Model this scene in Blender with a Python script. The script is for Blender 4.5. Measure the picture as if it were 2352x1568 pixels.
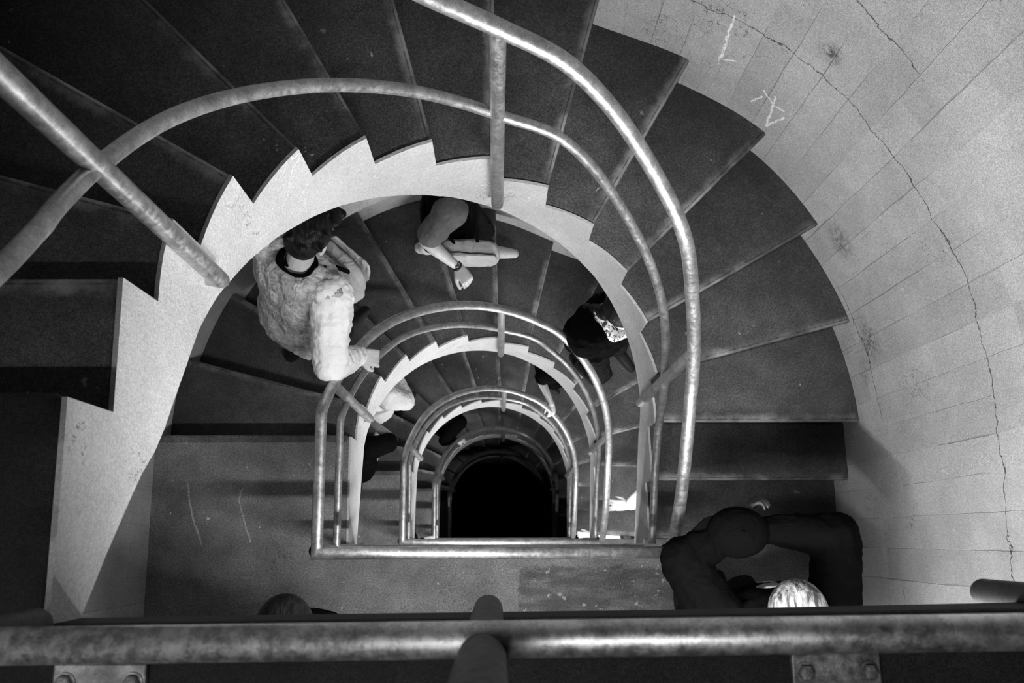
import bpy, bmesh, math, random
from mathutils import Vector, Matrix, noise as mnoise
random.seed(7)
PI = math.pi
for o in list(bpy.data.objects): bpy.data.objects.remove(o)
SC = bpy.context.scene
COL = SC.collection

# ------------------------------------------------------------------ camera
F = 2287.0
NX, NY = 1143.0, 1237.0
cam_data = bpy.data.cameras.new('camera'); cam = bpy.data.objects.new('camera', cam_data)
COL.objects.link(cam); SC.camera = cam
cam_data.sensor_width = 36.0; cam_data.lens = 36.0 * F / 2352.0
cam_data.dof.use_dof = True; cam_data.dof.focus_distance = 3.4; cam_data.dof.aperture_fstop = 8.0
cam_data.clip_start = 0.05; cam_data.clip_end = 100
_d = Vector((NX - 1176, -(NY - 784), -F)).normalized()
_z = -_d
_y = Vector((0, 1, 0)); _y = (_y - _z * _y.dot(_z)).normalized()
_x = _y.cross(_z)
_M = Matrix((_x, _y, _z))          # rows are the world axes in camera space
cam.matrix_world = Matrix.Translation((0, 0, 1.7)) @ _M.to_4x4()
CAM = Vector((0, 0, 1.7))

# ------------------------------------------------------------------ world, exposure, large lights
W = bpy.data.worlds.new('world'); SC.world = W; W.use_nodes = True
W.node_tree.nodes['Background'].inputs[0].default_value = (0.5, 0.5, 0.5, 1)
W.node_tree.nodes['Background'].inputs[1].default_value = 0.0
SC.view_settings.view_transform = 'Standard'; SC.view_settings.look = 'None'
SC.view_settings.gamma = 1.0; SC.view_settings.use_curve_mapping = False
SC.view_settings.exposure = 0.0
LAMP_POWER = 410.0         # emission strength of the fluorescent tubes
LAMP_POS = (0.45, -0.53)   # plan position under each landing
LAMP_Z = -0.78             # height of the tube under the landing's floor level
LAMP_LEN = 1.15
TOP_POWER = 130.0

# ------------------------------------------------------------------ dimensions
RISE = 0.20625
LZ = [0.0, -3.3]
for i in range(4): LZ.append(LZ[-1] - 15 * RISE)
CX, CY = -0.013, 0.505
LOFF = [(0, 0), (0, 0), (0.045, 0.03), (0.07, 0.04), (0.07, 0.04), (0.07, 0.04)]
XL, XR, YB = -1.71, 1.615, -1.35
def ku(k):
    if k == 1: return -0.265
    if k <= 14: return math.radians(15 * (k - 2))
    return PI + (0.245 if k == 15 else 0.505)
def interp(tab, x):
    if x <= tab[0][0]: return tab[0][1]
    for (a, va), (b, vb) in zip(tab, tab[1:]):
        if x <= b: return va + (vb - va) * (x - a) / (b - a)
    return tab[-1][1]
def smooth(tab, x):
    # catmull-rom through the table
    if x <= tab[0][0]: return tab[0][1]
    if x >= tab[-1][0]: return tab[-1][1]
    for i in range(len(tab) - 1):
        if tab[i][0] <= x <= tab[i + 1][0]:
            x0, y0 = tab[i]; x1, y1 = tab[i + 1]
            def sl(j):
                if j <= 0 or j >= len(tab) - 1:
                    j0 = max(0, j - 1); j1 = min(len(tab) - 1, j + 1)
                else: j0, j1 = j - 1, j + 1
                return (tab[j1][1] - tab[j0][1]) / (tab[j1][0] - tab[j0][0])
            h = x1 - x0; t = (x - x0) / h
            return ((2*t**3-3*t**2+1)*y0 + (t**3-2*t**2+t)*h*sl(i) + (-2*t**3+3*t**2)*y1 + (t**3-t**2)*h*sl(i+1))
FACE = [(-0.6, .720), (0, .722), (PI * .25, .735), (PI * .5, .738), (PI * .7, .735), (PI * .85, .712), (PI, .706), (PI + .5, .728)]
OUTR = [(0, 1.69), (PI * .18, 1.685), (PI * .38, 1.68), (PI * .48, 1.63), (PI * .58, 1.51), (PI * .66, 1.51), (PI * .75, 1.55), (PI * .85, 1.565), (PI, 1.618)]
def inner(u, R, off=(0, 0)):
    cx, cy = CX + off[0], CY + off[1]
    if u < 0: return Vector((cx - R, cy + u))
    if u <= PI: return Vector((cx + R * math.cos(PI - u), cy + R * math.sin(PI - u)))
    return Vector((cx + R, cy - (u - PI)))
def outer(u, add=0.0):
    if u < 0: return Vector((XL + .01 - add, CY + u))
    if u <= PI:
        R = smooth(OUTR, u) + add
        return Vector((CX + R * math.cos(PI - u), CY + R * math.sin(PI - u)))
    t = min(1, (u - PI) / .5)
    return Vector((CX + 1.618 + (XR - CX - 1.618) * t + add, CY - (u - PI)))
def foff(n, u):
    t = max(0, min(1, u / PI)); a, b = LOFF[n], LOFF[n + 1]
    return (a[0] + (b[0] - a[0]) * t, a[1] + (b[1] - a[1]) * t)

# ------------------------------------------------------------------ helpers
def tag(o, label=None, cat=None, group=None, kind=None):
    if label: o['label'] = label
    if cat: o['category'] = cat
    if group: o['group'] = group
    if kind: o['kind'] = kind
    return o
def empty(name, loc, label=None, cat=None, group=None):
    o = bpy.data.objects.new(name, None); COL.objects.link(o); o.location = loc
    return tag(o, label, cat, group)
def obj(name, bm, mat, parent=None, sm=False, recalc=True):
    if recalc: bmesh.ops.recalc_face_normals(bm, faces=bm.faces)
    me = bpy.data.meshes.new(name); bm.to_mesh(me); bm.free()
    for m in (mat if isinstance(mat, (list, tuple)) else [mat]): me.materials.append(m)
    if sm:
        for p in me.polygons: p.use_smooth = True
    o = bpy.data.objects.new(name, me); COL.objects.link(o)
    if parent:
        o.parent = parent; o.location = -parent.location if parent.parent is None else (0, 0, 0)
    return o
def bev(o, w=.004, seg=2, ang=40):
    m = o.modifiers.new('bevel', 'BEVEL'); m.width = w; m.segments = seg
    m.limit_method = 'ANGLE'; m.angle_limit = math.radians(ang); return o

def node_mat(name):
    m = bpy.data.materials.new(name); m.use_nodes = True
    nt = m.node_tree; b = nt.nodes['Principled BSDF']
    return m, nt, b
class NB:
    """small helper that chains shader nodes"""
    def __init__(s, nt): s.nt = nt
    def n(s, t, **kw):
        x = s.nt.nodes.new(t)
        for k, v in kw.items(): setattr(x, k, v)
        return x
    def link(s, a, b): s.nt.links.new(a, b)
    def val(s, sock, v):
        if hasattr(v, 'links') or isinstance(v, bpy.types.NodeSocket): s.link(v, sock)
        else: sock.default_value = v
    def math(s, op, a, b=0.0, c=0.0, clamp=False):
        x = s.n('ShaderNodeMath', operation=op); x.use_clamp = clamp
        s.val(x.inputs[0], a); s.val(x.inputs[1], b); s.val(x.inputs[2], c); return x.outputs[0]
    def noise(s, vec, scale, detail=4, rough=.6, dist=0.0):
        x = s.n('ShaderNodeTexNoise'); s.link(vec, x.inputs['Vector'])
        x.inputs['Scale'].default_value = scale; x.inputs['Detail'].default_value = detail
        x.inputs['Roughness'].default_value = rough; x.inputs['Distortion'].default_value = dist
        return x.outputs['Fac']
    def ss(s, x, lo, hi, a=0.0, b=1.0):
        m = s.n('ShaderNodeMapRange', interpolation_type='SMOOTHSTEP')
        s.val(m.inputs['Value'], x); m.inputs['From Min'].default_value = lo; m.inputs['From Max'].default_value = hi
        m.inputs['To Min'].default_value = a; m.inputs['To Max'].default_value = b; return m.outputs['Result']
    def map(s, vec, scale=(1, 1, 1), loc=(0, 0, 0), rot=(0, 0, 0)):
        m = s.n('ShaderNodeMapping'); s.link(vec, m.inputs['Vector'])
        m.inputs['Scale'].default_value = scale; m.inputs['Location'].default_value = loc
        m.inputs['Rotation'].default_value = rot; return m.outputs[0]
    def grey(s, v):
        c = s.n('ShaderNodeCombineColor'); 
        for i in range(3): s.val(c.inputs[i], v)
        return c.outputs[0]
    def sep(s, vec):
        x = s.n('ShaderNodeSeparateXYZ'); s.link(vec, x.inputs[0]); return x.outputs
    def comb(s, x, y, z):
        c = s.n('ShaderNodeCombineXYZ'); s.val(c.inputs[0], x); s.val(c.inputs[1], y); s.val(c.inputs[2], z); return c.outputs[0]
    def bump(s, h, strength, dist, prev=None):
        b = s.n('ShaderNodeBump'); s.val(b.inputs['Height'], h)
        b.inputs['Strength'].default_value = strength; b.inputs['Distance'].default_value = dist
        if prev: s.link(prev, b.inputs['Normal'])
        return b.outputs[0]

def mat_concrete(name, base, worn=0.0, marks=None, seams=False, pits=0.5, speck=0.10, rough=.85, chips=0.0, stains=0.3, grain=.35):
    m, nt, b = node_mat(name); N = NB(nt)
    tc = N.n('ShaderNodeTexCoord'); g = N.n('ShaderNodeNewGeometry')
    P = g.outputs['Position']
    big = N.noise(P, 1.7, 4, .55); mid = N.noise(P, 9, 5, .65); fine = N.noise(P, 110, 3, .7); gr = N.noise(P, 330, 2, .7)
    v = N.math('MULTIPLY', base, N.ss(big, .25, .75, 1 - stains, 1 + stains * .6))
    v = N.math('MULTIPLY', v, N.ss(mid, .3, .7, 1 - stains * .5, 1 + stains * .35))
    v = N.math('MULTIPLY', v, N.ss(fine, .3, .7, 1 - speck, 1 + speck))
    v = N.math('MULTIPLY', v, N.ss(gr, .35, .65, 1 - grain, 1 + grain))
    h = N.math('MULTIPLY', fine, pits)
    # short hairline scratches: pale
    wn = N.noise(P, 2.3, 3, .6, 1.5)
    sc = N.math('ABSOLUTE', N.math('SUBTRACT', N.noise(N.map(P, (1.0, 2.2, 1.3)), 2.6, 3, .55, .8), .5))
    scm = N.math('MULTIPLY', N.ss(sc, .0, .0035, 1, 0), N.ss(wn, .56, .62, 0, 1))
    v = N.math('ADD', v, N.math('MULTIPLY', scm, base * .45))
    # dark hairline cracks
    wn2 = N.noise(N.map(P, (1, 1, 1), (4.1, 2.2, 7)), 1.6, 2, .5)
    cr = N.math('ABSOLUTE', N.math('SUBTRACT', N.noise(N.map(P, (1.2, 1.2, .8), (9, 3, 1)), 1.9, 6, .62), .5))
    crm = N.math('MULTIPLY', N.ss(cr, .0, .0022, 1, 0), N.ss(wn2, .54, .60, 0, 1))
    v = N.math('MULTIPLY', v, N.math('SUBTRACT', 1.0, N.math('MULTIPLY', crm, .8)))
    if chips:
        ch = N.noise(N.map(P, (1, 1, 1), (1, 5, 2)), 26, 3, .6)
        sp = N.noise(N.map(P, (1, 1, 1), (7, 5, 2)), 3.5, 2, .6)
        chm = N.math('MULTIPLY', N.ss(ch, .70, .72, 0, 1), N.ss(sp, .48, .6, 0, 1))
        v = N.math('ADD', v, N.math('MULTIPLY', chm, chips))
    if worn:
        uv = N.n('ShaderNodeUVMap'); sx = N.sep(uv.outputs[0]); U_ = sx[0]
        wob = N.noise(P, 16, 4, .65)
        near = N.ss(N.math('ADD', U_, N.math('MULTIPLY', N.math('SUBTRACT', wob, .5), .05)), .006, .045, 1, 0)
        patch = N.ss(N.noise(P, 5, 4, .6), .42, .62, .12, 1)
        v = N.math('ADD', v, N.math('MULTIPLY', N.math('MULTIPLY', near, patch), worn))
        walk = N.ss(N.math('ADD', sx[1], N.math('MULTIPLY', N.math('SUBTRACT', big, .5), .5)), .30, .80, 1.3, .62)  # tread tone eases from paler by the well to darker by the wall
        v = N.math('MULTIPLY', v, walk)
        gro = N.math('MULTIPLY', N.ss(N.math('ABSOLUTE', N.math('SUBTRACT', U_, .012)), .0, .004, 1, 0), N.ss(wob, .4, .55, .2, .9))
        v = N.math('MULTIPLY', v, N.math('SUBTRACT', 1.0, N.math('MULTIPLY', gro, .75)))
    if seams:
        uv = N.n('ShaderNodeUVMap'); s = N.sep(uv.outputs[0]); u, w = s[0], s[1]
        wob = N.math('MULTIPLY', N.math('SUBTRACT', N.noise(N.comb(u, w, 0.0), 6, 3, .6), .5), .012)
        uu = N.math('ADD', u, wob)
        fr = N.math('FRACT', N.math('DIVIDE', uu, .124))
        dd = N.math('ABSOLUTE', N.math('SUBTRACT', fr, .5))
        cell = N.math('FLOOR', N.math('DIVIDE', N.math('ADD', uu, .062), .124))
        on = N.noise(N.comb(N.math('MULTIPLY', cell, 3.7), N.math('MULTIPLY', w, 1.6), 0.0), 1.0, 1, .5)
        line = N.math('MULTIPLY', N.ss(dd, .0, .011, 1, 0), N.ss(on, .46, .60, 0, 1))
        line_l = N.math('MULTIPLY', N.ss(dd, .012, .03, 1, 0), N.ss(on, .5, .62, 0, 1))
        # board tone differences and wood grain print
        tone = N.noise(N.comb(N.math('MULTIPLY', cell, 7.3), N.math('FLOOR', N.math('MULTIPLY', w, .8)), 0.0), 1.0, 0, .5)
        v = N.math('MULTIPLY', v, N.ss(tone, .3, .7, .90, 1.07))
        wg = N.noise(N.comb(N.math('MULTIPLY', u, 90.0), N.math('MULTIPLY', w, 3.0), 0.0), 1.0, 4, .6, .4)
        wgm = N.noise(N.comb(u, w, 3.0), 1.3, 2, .5)
        v = N.math('MULTIPLY', v, N.math('SUBTRACT', 1.0, N.math('MULTIPLY', N.ss(wg, .55, .7, 0, .35), N.ss(wgm, .5, .65, 0, 1))))
        v = N.math('MULTIPLY', v, N.math('SUBTRACT', 1.0, N.math('MULTIPLY', line, .5)))
        h = N.math('ADD', h, N.math('MULTIPLY', line_l, .35)); h = N.math('SUBTRACT', h, N.math('MULTIPLY', line, 1.0))
        # pour cracks running level round the wall
        for zc, sd, wd, lo, am_ in ((-1.48, 0., .0032, .22, .12), (-2.38, 5., .003, .46, .35), (-1.06, 11., .003, .56, .35), (-0.45, 17., .004, .5, .35)):
            a = N.noise(N.comb(u, sd, 0.0), 1.3, 2, .5); a2 = N.noise(N.comb(u, w, sd), 9.0, 6, .65)
            off = N.math('ADD', N.math('MULTIPLY', N.math('SUBTRACT', a, .5), am_), N.math('MULTIPLY', N.math('SUBTRACT', a2, .5), .10))
            dz = N.math('ABSOLUTE', N.math('SUBTRACT', N.math('SUBTRACT', w, zc), off))
            g2 = N.noise(N.comb(u, sd + 3.3, 0.0), 2.2, 2, .5)
            lm = N.math('MULTIPLY', N.ss(dz, .0, wd, 1, 0), N.ss(g2, lo, lo + .1, 0, 1))
            v = N.math('MULTIPLY', v, N.math('SUBTRACT', 1.0, N.math('MULTIPLY', lm, .85)))
            h = N.math('SUBTRACT', h, N.math('MULTIPLY', lm, 1.2))
    if marks:
        wv = N.n('ShaderNodeTexNoise'); nt.links.new(P, wv.inputs['Vector']); wv.inputs['Scale'].default_value = 30
        off = N.n('ShaderNodeVectorMath', operation='MULTIPLY_ADD'); nt.links.new(wv.outputs['Color'], off.inputs[0])
        off.inputs[1].default_value = (.016, .016, .016); nt.links.new(P, off.inputs[2])
        sb = N.n('ShaderNodeVectorMath', operation='SUBTRACT'); nt.links.new(off.outputs[0], sb.inputs[0]); sb.inputs[1].default_value = (.008, .008, .008)
        Q = sb.outputs[0]; tot = None
        for a, c2, wd in marks.get('scratch', ()):
            a = Vector(a); d = Vector(c2) - a; L = d.length; d.normalize()
            pa = N.n('ShaderNodeVectorMath', operation='SUBTRACT'); nt.links.new(Q, pa.inputs[0]); pa.inputs[1].default_value = a
            dt = N.n('ShaderNodeVectorMath', operation='DOT_PRODUCT'); nt.links.new(pa.outputs[0], dt.inputs[0]); dt.inputs[1].default_value = d
            t = N.math('MINIMUM', N.math('MAXIMUM', dt.outputs['Value'], 0.0), L)
            sc_ = N.n('ShaderNodeVectorMath', operation='SCALE'); sc_.inputs[0].default_value = d; nt.links.new(t, sc_.inputs['Scale'])
            df = N.n('ShaderNodeVectorMath', operation='DISTANCE'); nt.links.new(pa.outputs[0], df.inputs[0]); nt.links.new(sc_.outputs[0], df.inputs[1])
            mk = N.ss(df.outputs['Value'], wd * .4, wd, 1, 0)
            tot = mk if tot is None else N.math('MAXIMUM', tot, mk)
        if tot is not None:
            tot = N.math('MULTIPLY', tot, N.ss(fine, .35, .55, .35, 1))
            v = N.math('ADD', v, N.math('MULTIPLY', tot, marks.get('tone', .35)))
        for c3, rad, am in marks.get('smudge', ()):
            df = N.n('ShaderNodeVectorMath', operation='DISTANCE'); nt.links.new(P, df.inputs[0]); df.inputs[1].default_value = c3
            mk = N.math('MULTIPLY', N.ss(df.outputs['Value'], 0, rad, 1, 0), N.ss(N.noise(P, 55, 4, .7), .38, .6, 0, 1))
            v = N.math('MULTIPLY', v, N.math('SUBTRACT', 1.0, N.math('MULTIPLY', mk, am)))
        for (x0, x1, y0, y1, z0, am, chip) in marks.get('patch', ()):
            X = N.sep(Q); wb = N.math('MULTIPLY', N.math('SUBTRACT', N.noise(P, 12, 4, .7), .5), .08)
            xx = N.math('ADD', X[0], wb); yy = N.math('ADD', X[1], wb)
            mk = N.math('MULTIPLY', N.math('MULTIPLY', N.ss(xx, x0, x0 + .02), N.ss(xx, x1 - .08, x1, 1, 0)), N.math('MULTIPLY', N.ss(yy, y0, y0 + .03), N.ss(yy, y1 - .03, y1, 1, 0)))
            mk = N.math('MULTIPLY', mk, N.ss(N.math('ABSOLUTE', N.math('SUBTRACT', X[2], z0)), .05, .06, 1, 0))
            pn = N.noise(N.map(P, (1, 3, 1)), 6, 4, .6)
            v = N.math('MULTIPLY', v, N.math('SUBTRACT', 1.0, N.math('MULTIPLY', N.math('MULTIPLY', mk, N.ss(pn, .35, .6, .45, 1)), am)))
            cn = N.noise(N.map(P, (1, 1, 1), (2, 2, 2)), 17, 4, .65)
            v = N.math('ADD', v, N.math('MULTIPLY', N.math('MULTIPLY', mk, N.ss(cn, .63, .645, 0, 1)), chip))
    nt.links.new(N.grey(v), b.inputs['Base Color'])
    b.inputs['Roughness'].default_value = rough
    try: b.inputs['Specular IOR Level'].default_value = .25
    except Exception: pass
    n1 = N.bump(h, .7, .006); n2 = N.bump(N.noise(P, 45, 4, .7), .35 * (pits + .3), .006, n1)
    nt.links.new(n2, b.inputs['Normal'])
    return m
def mat_pipe(name, base, rough=.42, mott=.35, metal=.5, bmp=.35):
    m, nt, b = node_mat(name); N = NB(nt)
    g = N.n('ShaderNodeNewGeometry'); P = g.outputs['Position']
    a = N.noise(P, 14, 5, .65); c = N.noise(P, 60, 4, .7); f = N.noise(P, 300, 2, .6)
    v = N.math('MULTIPLY', base, N.ss(a, .3, .7, 1 - mott, 1 + mott * .5))
    v = N.math('MULTIPLY', v, N.ss(c, .35, .65, 1 - mott * .7, 1 + mott * .4))
    v = N.math('MULTIPLY', v, N.ss(f, .35, .65, .85, 1.15))
    nt.links.new(N.grey(v), b.inputs['Base Color'])
    b.inputs['Metallic'].default_value = metal
    r = N.ss(c, .3, .7, rough - .05, rough + .12); nt.links.new(r, b.inputs['Roughness'])
    nt.links.new(N.bump(N.math('ADD', c, N.math('MULTIPLY', a, .6)), bmp, .003), b.inputs['Normal'])
    return m
def mat_plain(name, v, rough=.8, noise=.15, scale=60, metal=0.0, fold=0.0, sheen=0.0):
    m, nt, b = node_mat(name); N = NB(nt)
    tc = N.n('ShaderNodeTexCoord'); P = tc.outputs['Object']
    a = N.noise(P, scale, 3, .6)
    nt.links.new(N.grey(N.math('MULTIPLY', v, N.ss(a, .3, .7, 1 - noise, 1 + noise))), b.inputs['Base Color'])
    b.inputs['Roughness'].default_value = rough; b.inputs['Metallic'].default_value = metal
    if v < .03: b.inputs['Specular IOR Level'].default_value = .04
    if fold:
        w = N.noise(N.map(P, (1, 1, .45)), 13, 3, .55, .6)
        nt.links.new(N.bump(w, fold, .03), b.inputs['Normal'])
    return m

def chain(pts, w): return [(p, q, w) for p, q in zip(pts, pts[1:])]
WALL_MARKS = dict(tone=.42, scratch=chain([(.822, 1.777, -1.454), (.826, 1.775, -1.556), (.834, 1.77, -1.643), (.838, 1.768, -1.791)], .007) + chain([(.838, 1.768, -1.756), (.886, 1.741, -1.719)], .006)
    + chain([(1.046, 1.632, -1.789), (1.056, 1.623, -1.86), (1.072, 1.611, -2.015), (1.10, 1.585, -1.874)], .007) + chain([(1.009, 1.659, -1.803), (1.053, 1.626, -1.846), (1.09, 1.595, -1.836)], .006) + chain([(.99, 1.673, -1.921), (1.012, 1.657, -1.845)], .006),
    smudge=[((1.106, 1.579, -1.343), .075, .85), ((1.401, 1.184, -2.184), .13, .7), ((1.554, .811, -2.359), .14, .75), ((1.56, .70, -2.5), .10, .5)])
FLOOR_MARKS = dict(tone=.22, scratch=chain([(-1.539, .288, -3.3), (-1.508, .124, -3.3), (-1.471, .029, -3.3), (-1.448, -.027, -3.3)], .006) + chain([(-1.266, .247, -3.3), (-1.278, .187, -3.3), (-1.245, .081, -3.3), (-1.213, -.013, -3.3)], .005),
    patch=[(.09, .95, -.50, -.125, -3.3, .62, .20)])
M_WALL = mat_concrete('board marked concrete', .37, marks=WALL_MARKS, seams=True, pits=.35, stains=.16, grain=.32)
M_STRING = mat_concrete('pale pitted plaster', .50, pits=1.0, stains=.12, grain=.15, speck=.12)
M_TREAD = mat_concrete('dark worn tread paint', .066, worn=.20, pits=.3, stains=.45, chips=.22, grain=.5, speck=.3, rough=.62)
M_NOSE = mat_concrete('worn nosing', .11, pits=.5, stains=.7, grain=.45, speck=.35, rough=.7)
M_SOFFIT = mat_concrete('soffit paint', .12, pits=.4, stains=.2)
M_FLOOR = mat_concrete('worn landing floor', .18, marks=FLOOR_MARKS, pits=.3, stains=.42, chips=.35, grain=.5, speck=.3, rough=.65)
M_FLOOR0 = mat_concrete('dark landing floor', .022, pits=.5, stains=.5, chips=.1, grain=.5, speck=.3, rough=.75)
M_CEIL = mat_concrete('ceiling paint', .12)
M_BACK = mat_concrete('back wall', .15)
M_PIPE = mat_pipe('grey enamelled tube', .48, .42, .3, .88, .2)
M_PIPE0 = mat_pipe('old mottled tube', .90, .42, .35, .95, .15)
M_BRACKET = mat_pipe('weathered steel plate', .34, .5, .6)
M_POST0 = mat_pipe('dark tube', .028, .5, .5, .3)  # darker than the other railing tubes
M_BLACK = mat_plain('black baffle', .02, .5)
M_CASE = mat_plain('white enamel', .6, .4)

def add_prism(bm, pts, z0, z1):
    """vertical prism over the plan polygon pts; z may be a callable of the point index"""
    f0 = (lambda i: z0) if not callable(z0) else z0
    f1 = (lambda i: z1) if not callable(z1) else z1
    a = [bm.verts.new((p[0], p[1], f0(i))) for i, p in enumerate(pts)]
    b = [bm.verts.new((p[0], p[1], f1(i))) for i, p in enumerate(pts)]
    n = len(pts); fs = []
    fs.append(bm.faces.new(list(reversed(a)))); top = bm.faces.new(b)
    for i in range(n): fs.append(bm.faces.new((a[i], a[(i + 1) % n], b[(i + 1) % n], b[i])))
    return top
def add_box(bm, c, s, rot=None):
    r = bmesh.ops.create_cube(bm, size=1.0)
    M = Matrix.Translation(c) @ (rot.to_4x4() if rot else Matrix.Identity(4)) @ Matrix.Diagonal((s[0], s[1], s[2], 1))
    bmesh.ops.transform(bm, matrix=M, verts=r['verts']); return r['verts']
def add_lathe(bm, prof, c=(0, 0, 0), seg=24, rot=None):
    """profile [(r, z)...] around z"""
    rings = []
    for r, z in prof:
        if r < 1e-6: rings.append([bm.verts.new((0, 0, z))])
        else: rings.append([bm.verts.new((r * math.cos(2 * PI * i / seg), r * math.sin(2 * PI * i / seg), z)) for i in range(seg)])
    for A, B in zip(rings, rings[1:]):
        for i in range(seg):
            j = (i + 1) % seg
            if len(A) == 1: bm.faces.new((A[0], B[j], B[i]))
            elif len(B) == 1: bm.faces.new((A[i], A[j], B[0]))
            else: bm.faces.new((A[i], A[j], B[j], B[i]))
    vs = [v for r in rings for v in r]
    M = Matrix.Translation(c) @ (rot.to_4x4() if rot else Matrix.Identity(4))
    bmesh.ops.transform(bm, matrix=M, verts=vs)
def add_tube(bm, pts, r, seg=16, round_end=False):
    """mitred tube along a polyline"""
    P = [Vector(p) for p in pts]
    P = [p for i, p in enumerate(P) if i == 0 or (p - P[i - 1]).length > 1e-6]
    n = len(P); d = [(P[i + 1] - P[i]).normalized() for i in range(n - 1)]
    a = Vector((0, 0, 1)) if abs(d[0].z) < .9 else Vector((1, 0, 0))
    x = d[0].cross(a).normalized(); y = d[0].cross(x).normalized()
    ring = [P[0] + x * (r * math.cos(2 * PI * i / seg)) + y * (r * math.sin(2 * PI * i / seg)) for i in range(seg)]
    rings = [ring]
    for k in range(1, n):
        if k < n - 1: nn = (d[k - 1] + d[k]).normalized()
        else: nn = d[k - 1]
        dd = d[k - 1]
        new = [p + dd * ((P[k] - p).dot(nn) / dd.dot(nn)) for p in rings[-1]]
        rings.append(new)
    V = [[bm.verts.new(p) for p in rg] for rg in rings]
    for A, B in zip(V, V[1:]):
        for i in range(seg): bm.faces.new((A[i], A[(i + 1) % seg], B[(i + 1) % seg], B[i]))
    bm.faces.new(list(reversed(V[0]))); bm.faces.new(V[-1])

# ================================================================== setting: the shaft
ZT, ZB = 2.6, LZ[-1] - .02
def shaft():
    us = [i * PI / 96 for i in range(97)]
    pts = [Vector((XL, YB)), Vector((XL, -.6)), Vector((XL, 0))] + [Vector((XL - CX * 0, CY - .05))]
    arc = [outer(u) for u in us]
    pts += [Vector((min(p.x, 9), p.y)) for p in arc]
    pts += [Vector((XR, .2)), Vector((XR, -.5)), Vector((XR, YB))]
    def sheet(name, poly, mat):
        bm = bmesh.new(); uvl = bm.loops.layers.uv.new('UVMap')
        L = [0]
        for a, b in zip(poly, poly[1:]): L.append(L[-1] + (b - a).length)
        nz = 24; zs = [ZB + (ZT - ZB) * j / nz for j in range(nz + 1)]
        V = [[bm.verts.new((p.x, p.y, z)) for z in zs] for p in poly]
        for i in range(len(poly) - 1):
            for j in range(nz):
                f = bm.faces.new((V[i + 1][j], V[i][j], V[i][j + 1], V[i + 1][j + 1]))
                for l, (ii, jj) in zip(f.loops, ((i + 1, j), (i, j), (i, j + 1), (i + 1, j + 1))):
                    l[uvl].uv = (L[ii], zs[jj])
        o = obj(name, bm, mat, sm=len(poly) > 6, recalc=False); o['kind'] = 'structure'
        s = o.modifiers.new('solid', 'SOLIDIFY'); s.thickness = .15; s.offset = 1 if name == 'wall_outer' else 1
        return o
    # walk clockwise seen from above, so the room side is on the right hand
    w = sheet('wall_outer', pts, M_WALL)
    b = sheet('wall_back', [Vector((XR, YB)), Vector((0, YB)), Vector((XL, YB))], M_BACK)
    for o in (w, b):
        # put the solid thickness outside the room
        me = o.data; p = me.polygons[len(me.polygons) // 2]
        c = Vector((0, -.2, 0)); inward = (Vector((c.x, c.y, 0)) - Vector((p.center.x, p.center.y, 0)))
        o.modifiers['solid'].offset = -1 if p.normal.dot(inward) > 0 else 1
    bm = bmesh.new(); add_box(bm, (0, .4, ZT + .1), (4.2, 4.4, .2)); tag(obj('ceiling', bm, M_CEIL), kind='structure')
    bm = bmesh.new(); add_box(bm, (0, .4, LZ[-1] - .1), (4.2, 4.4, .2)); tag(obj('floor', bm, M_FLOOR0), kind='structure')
shaft()

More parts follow.
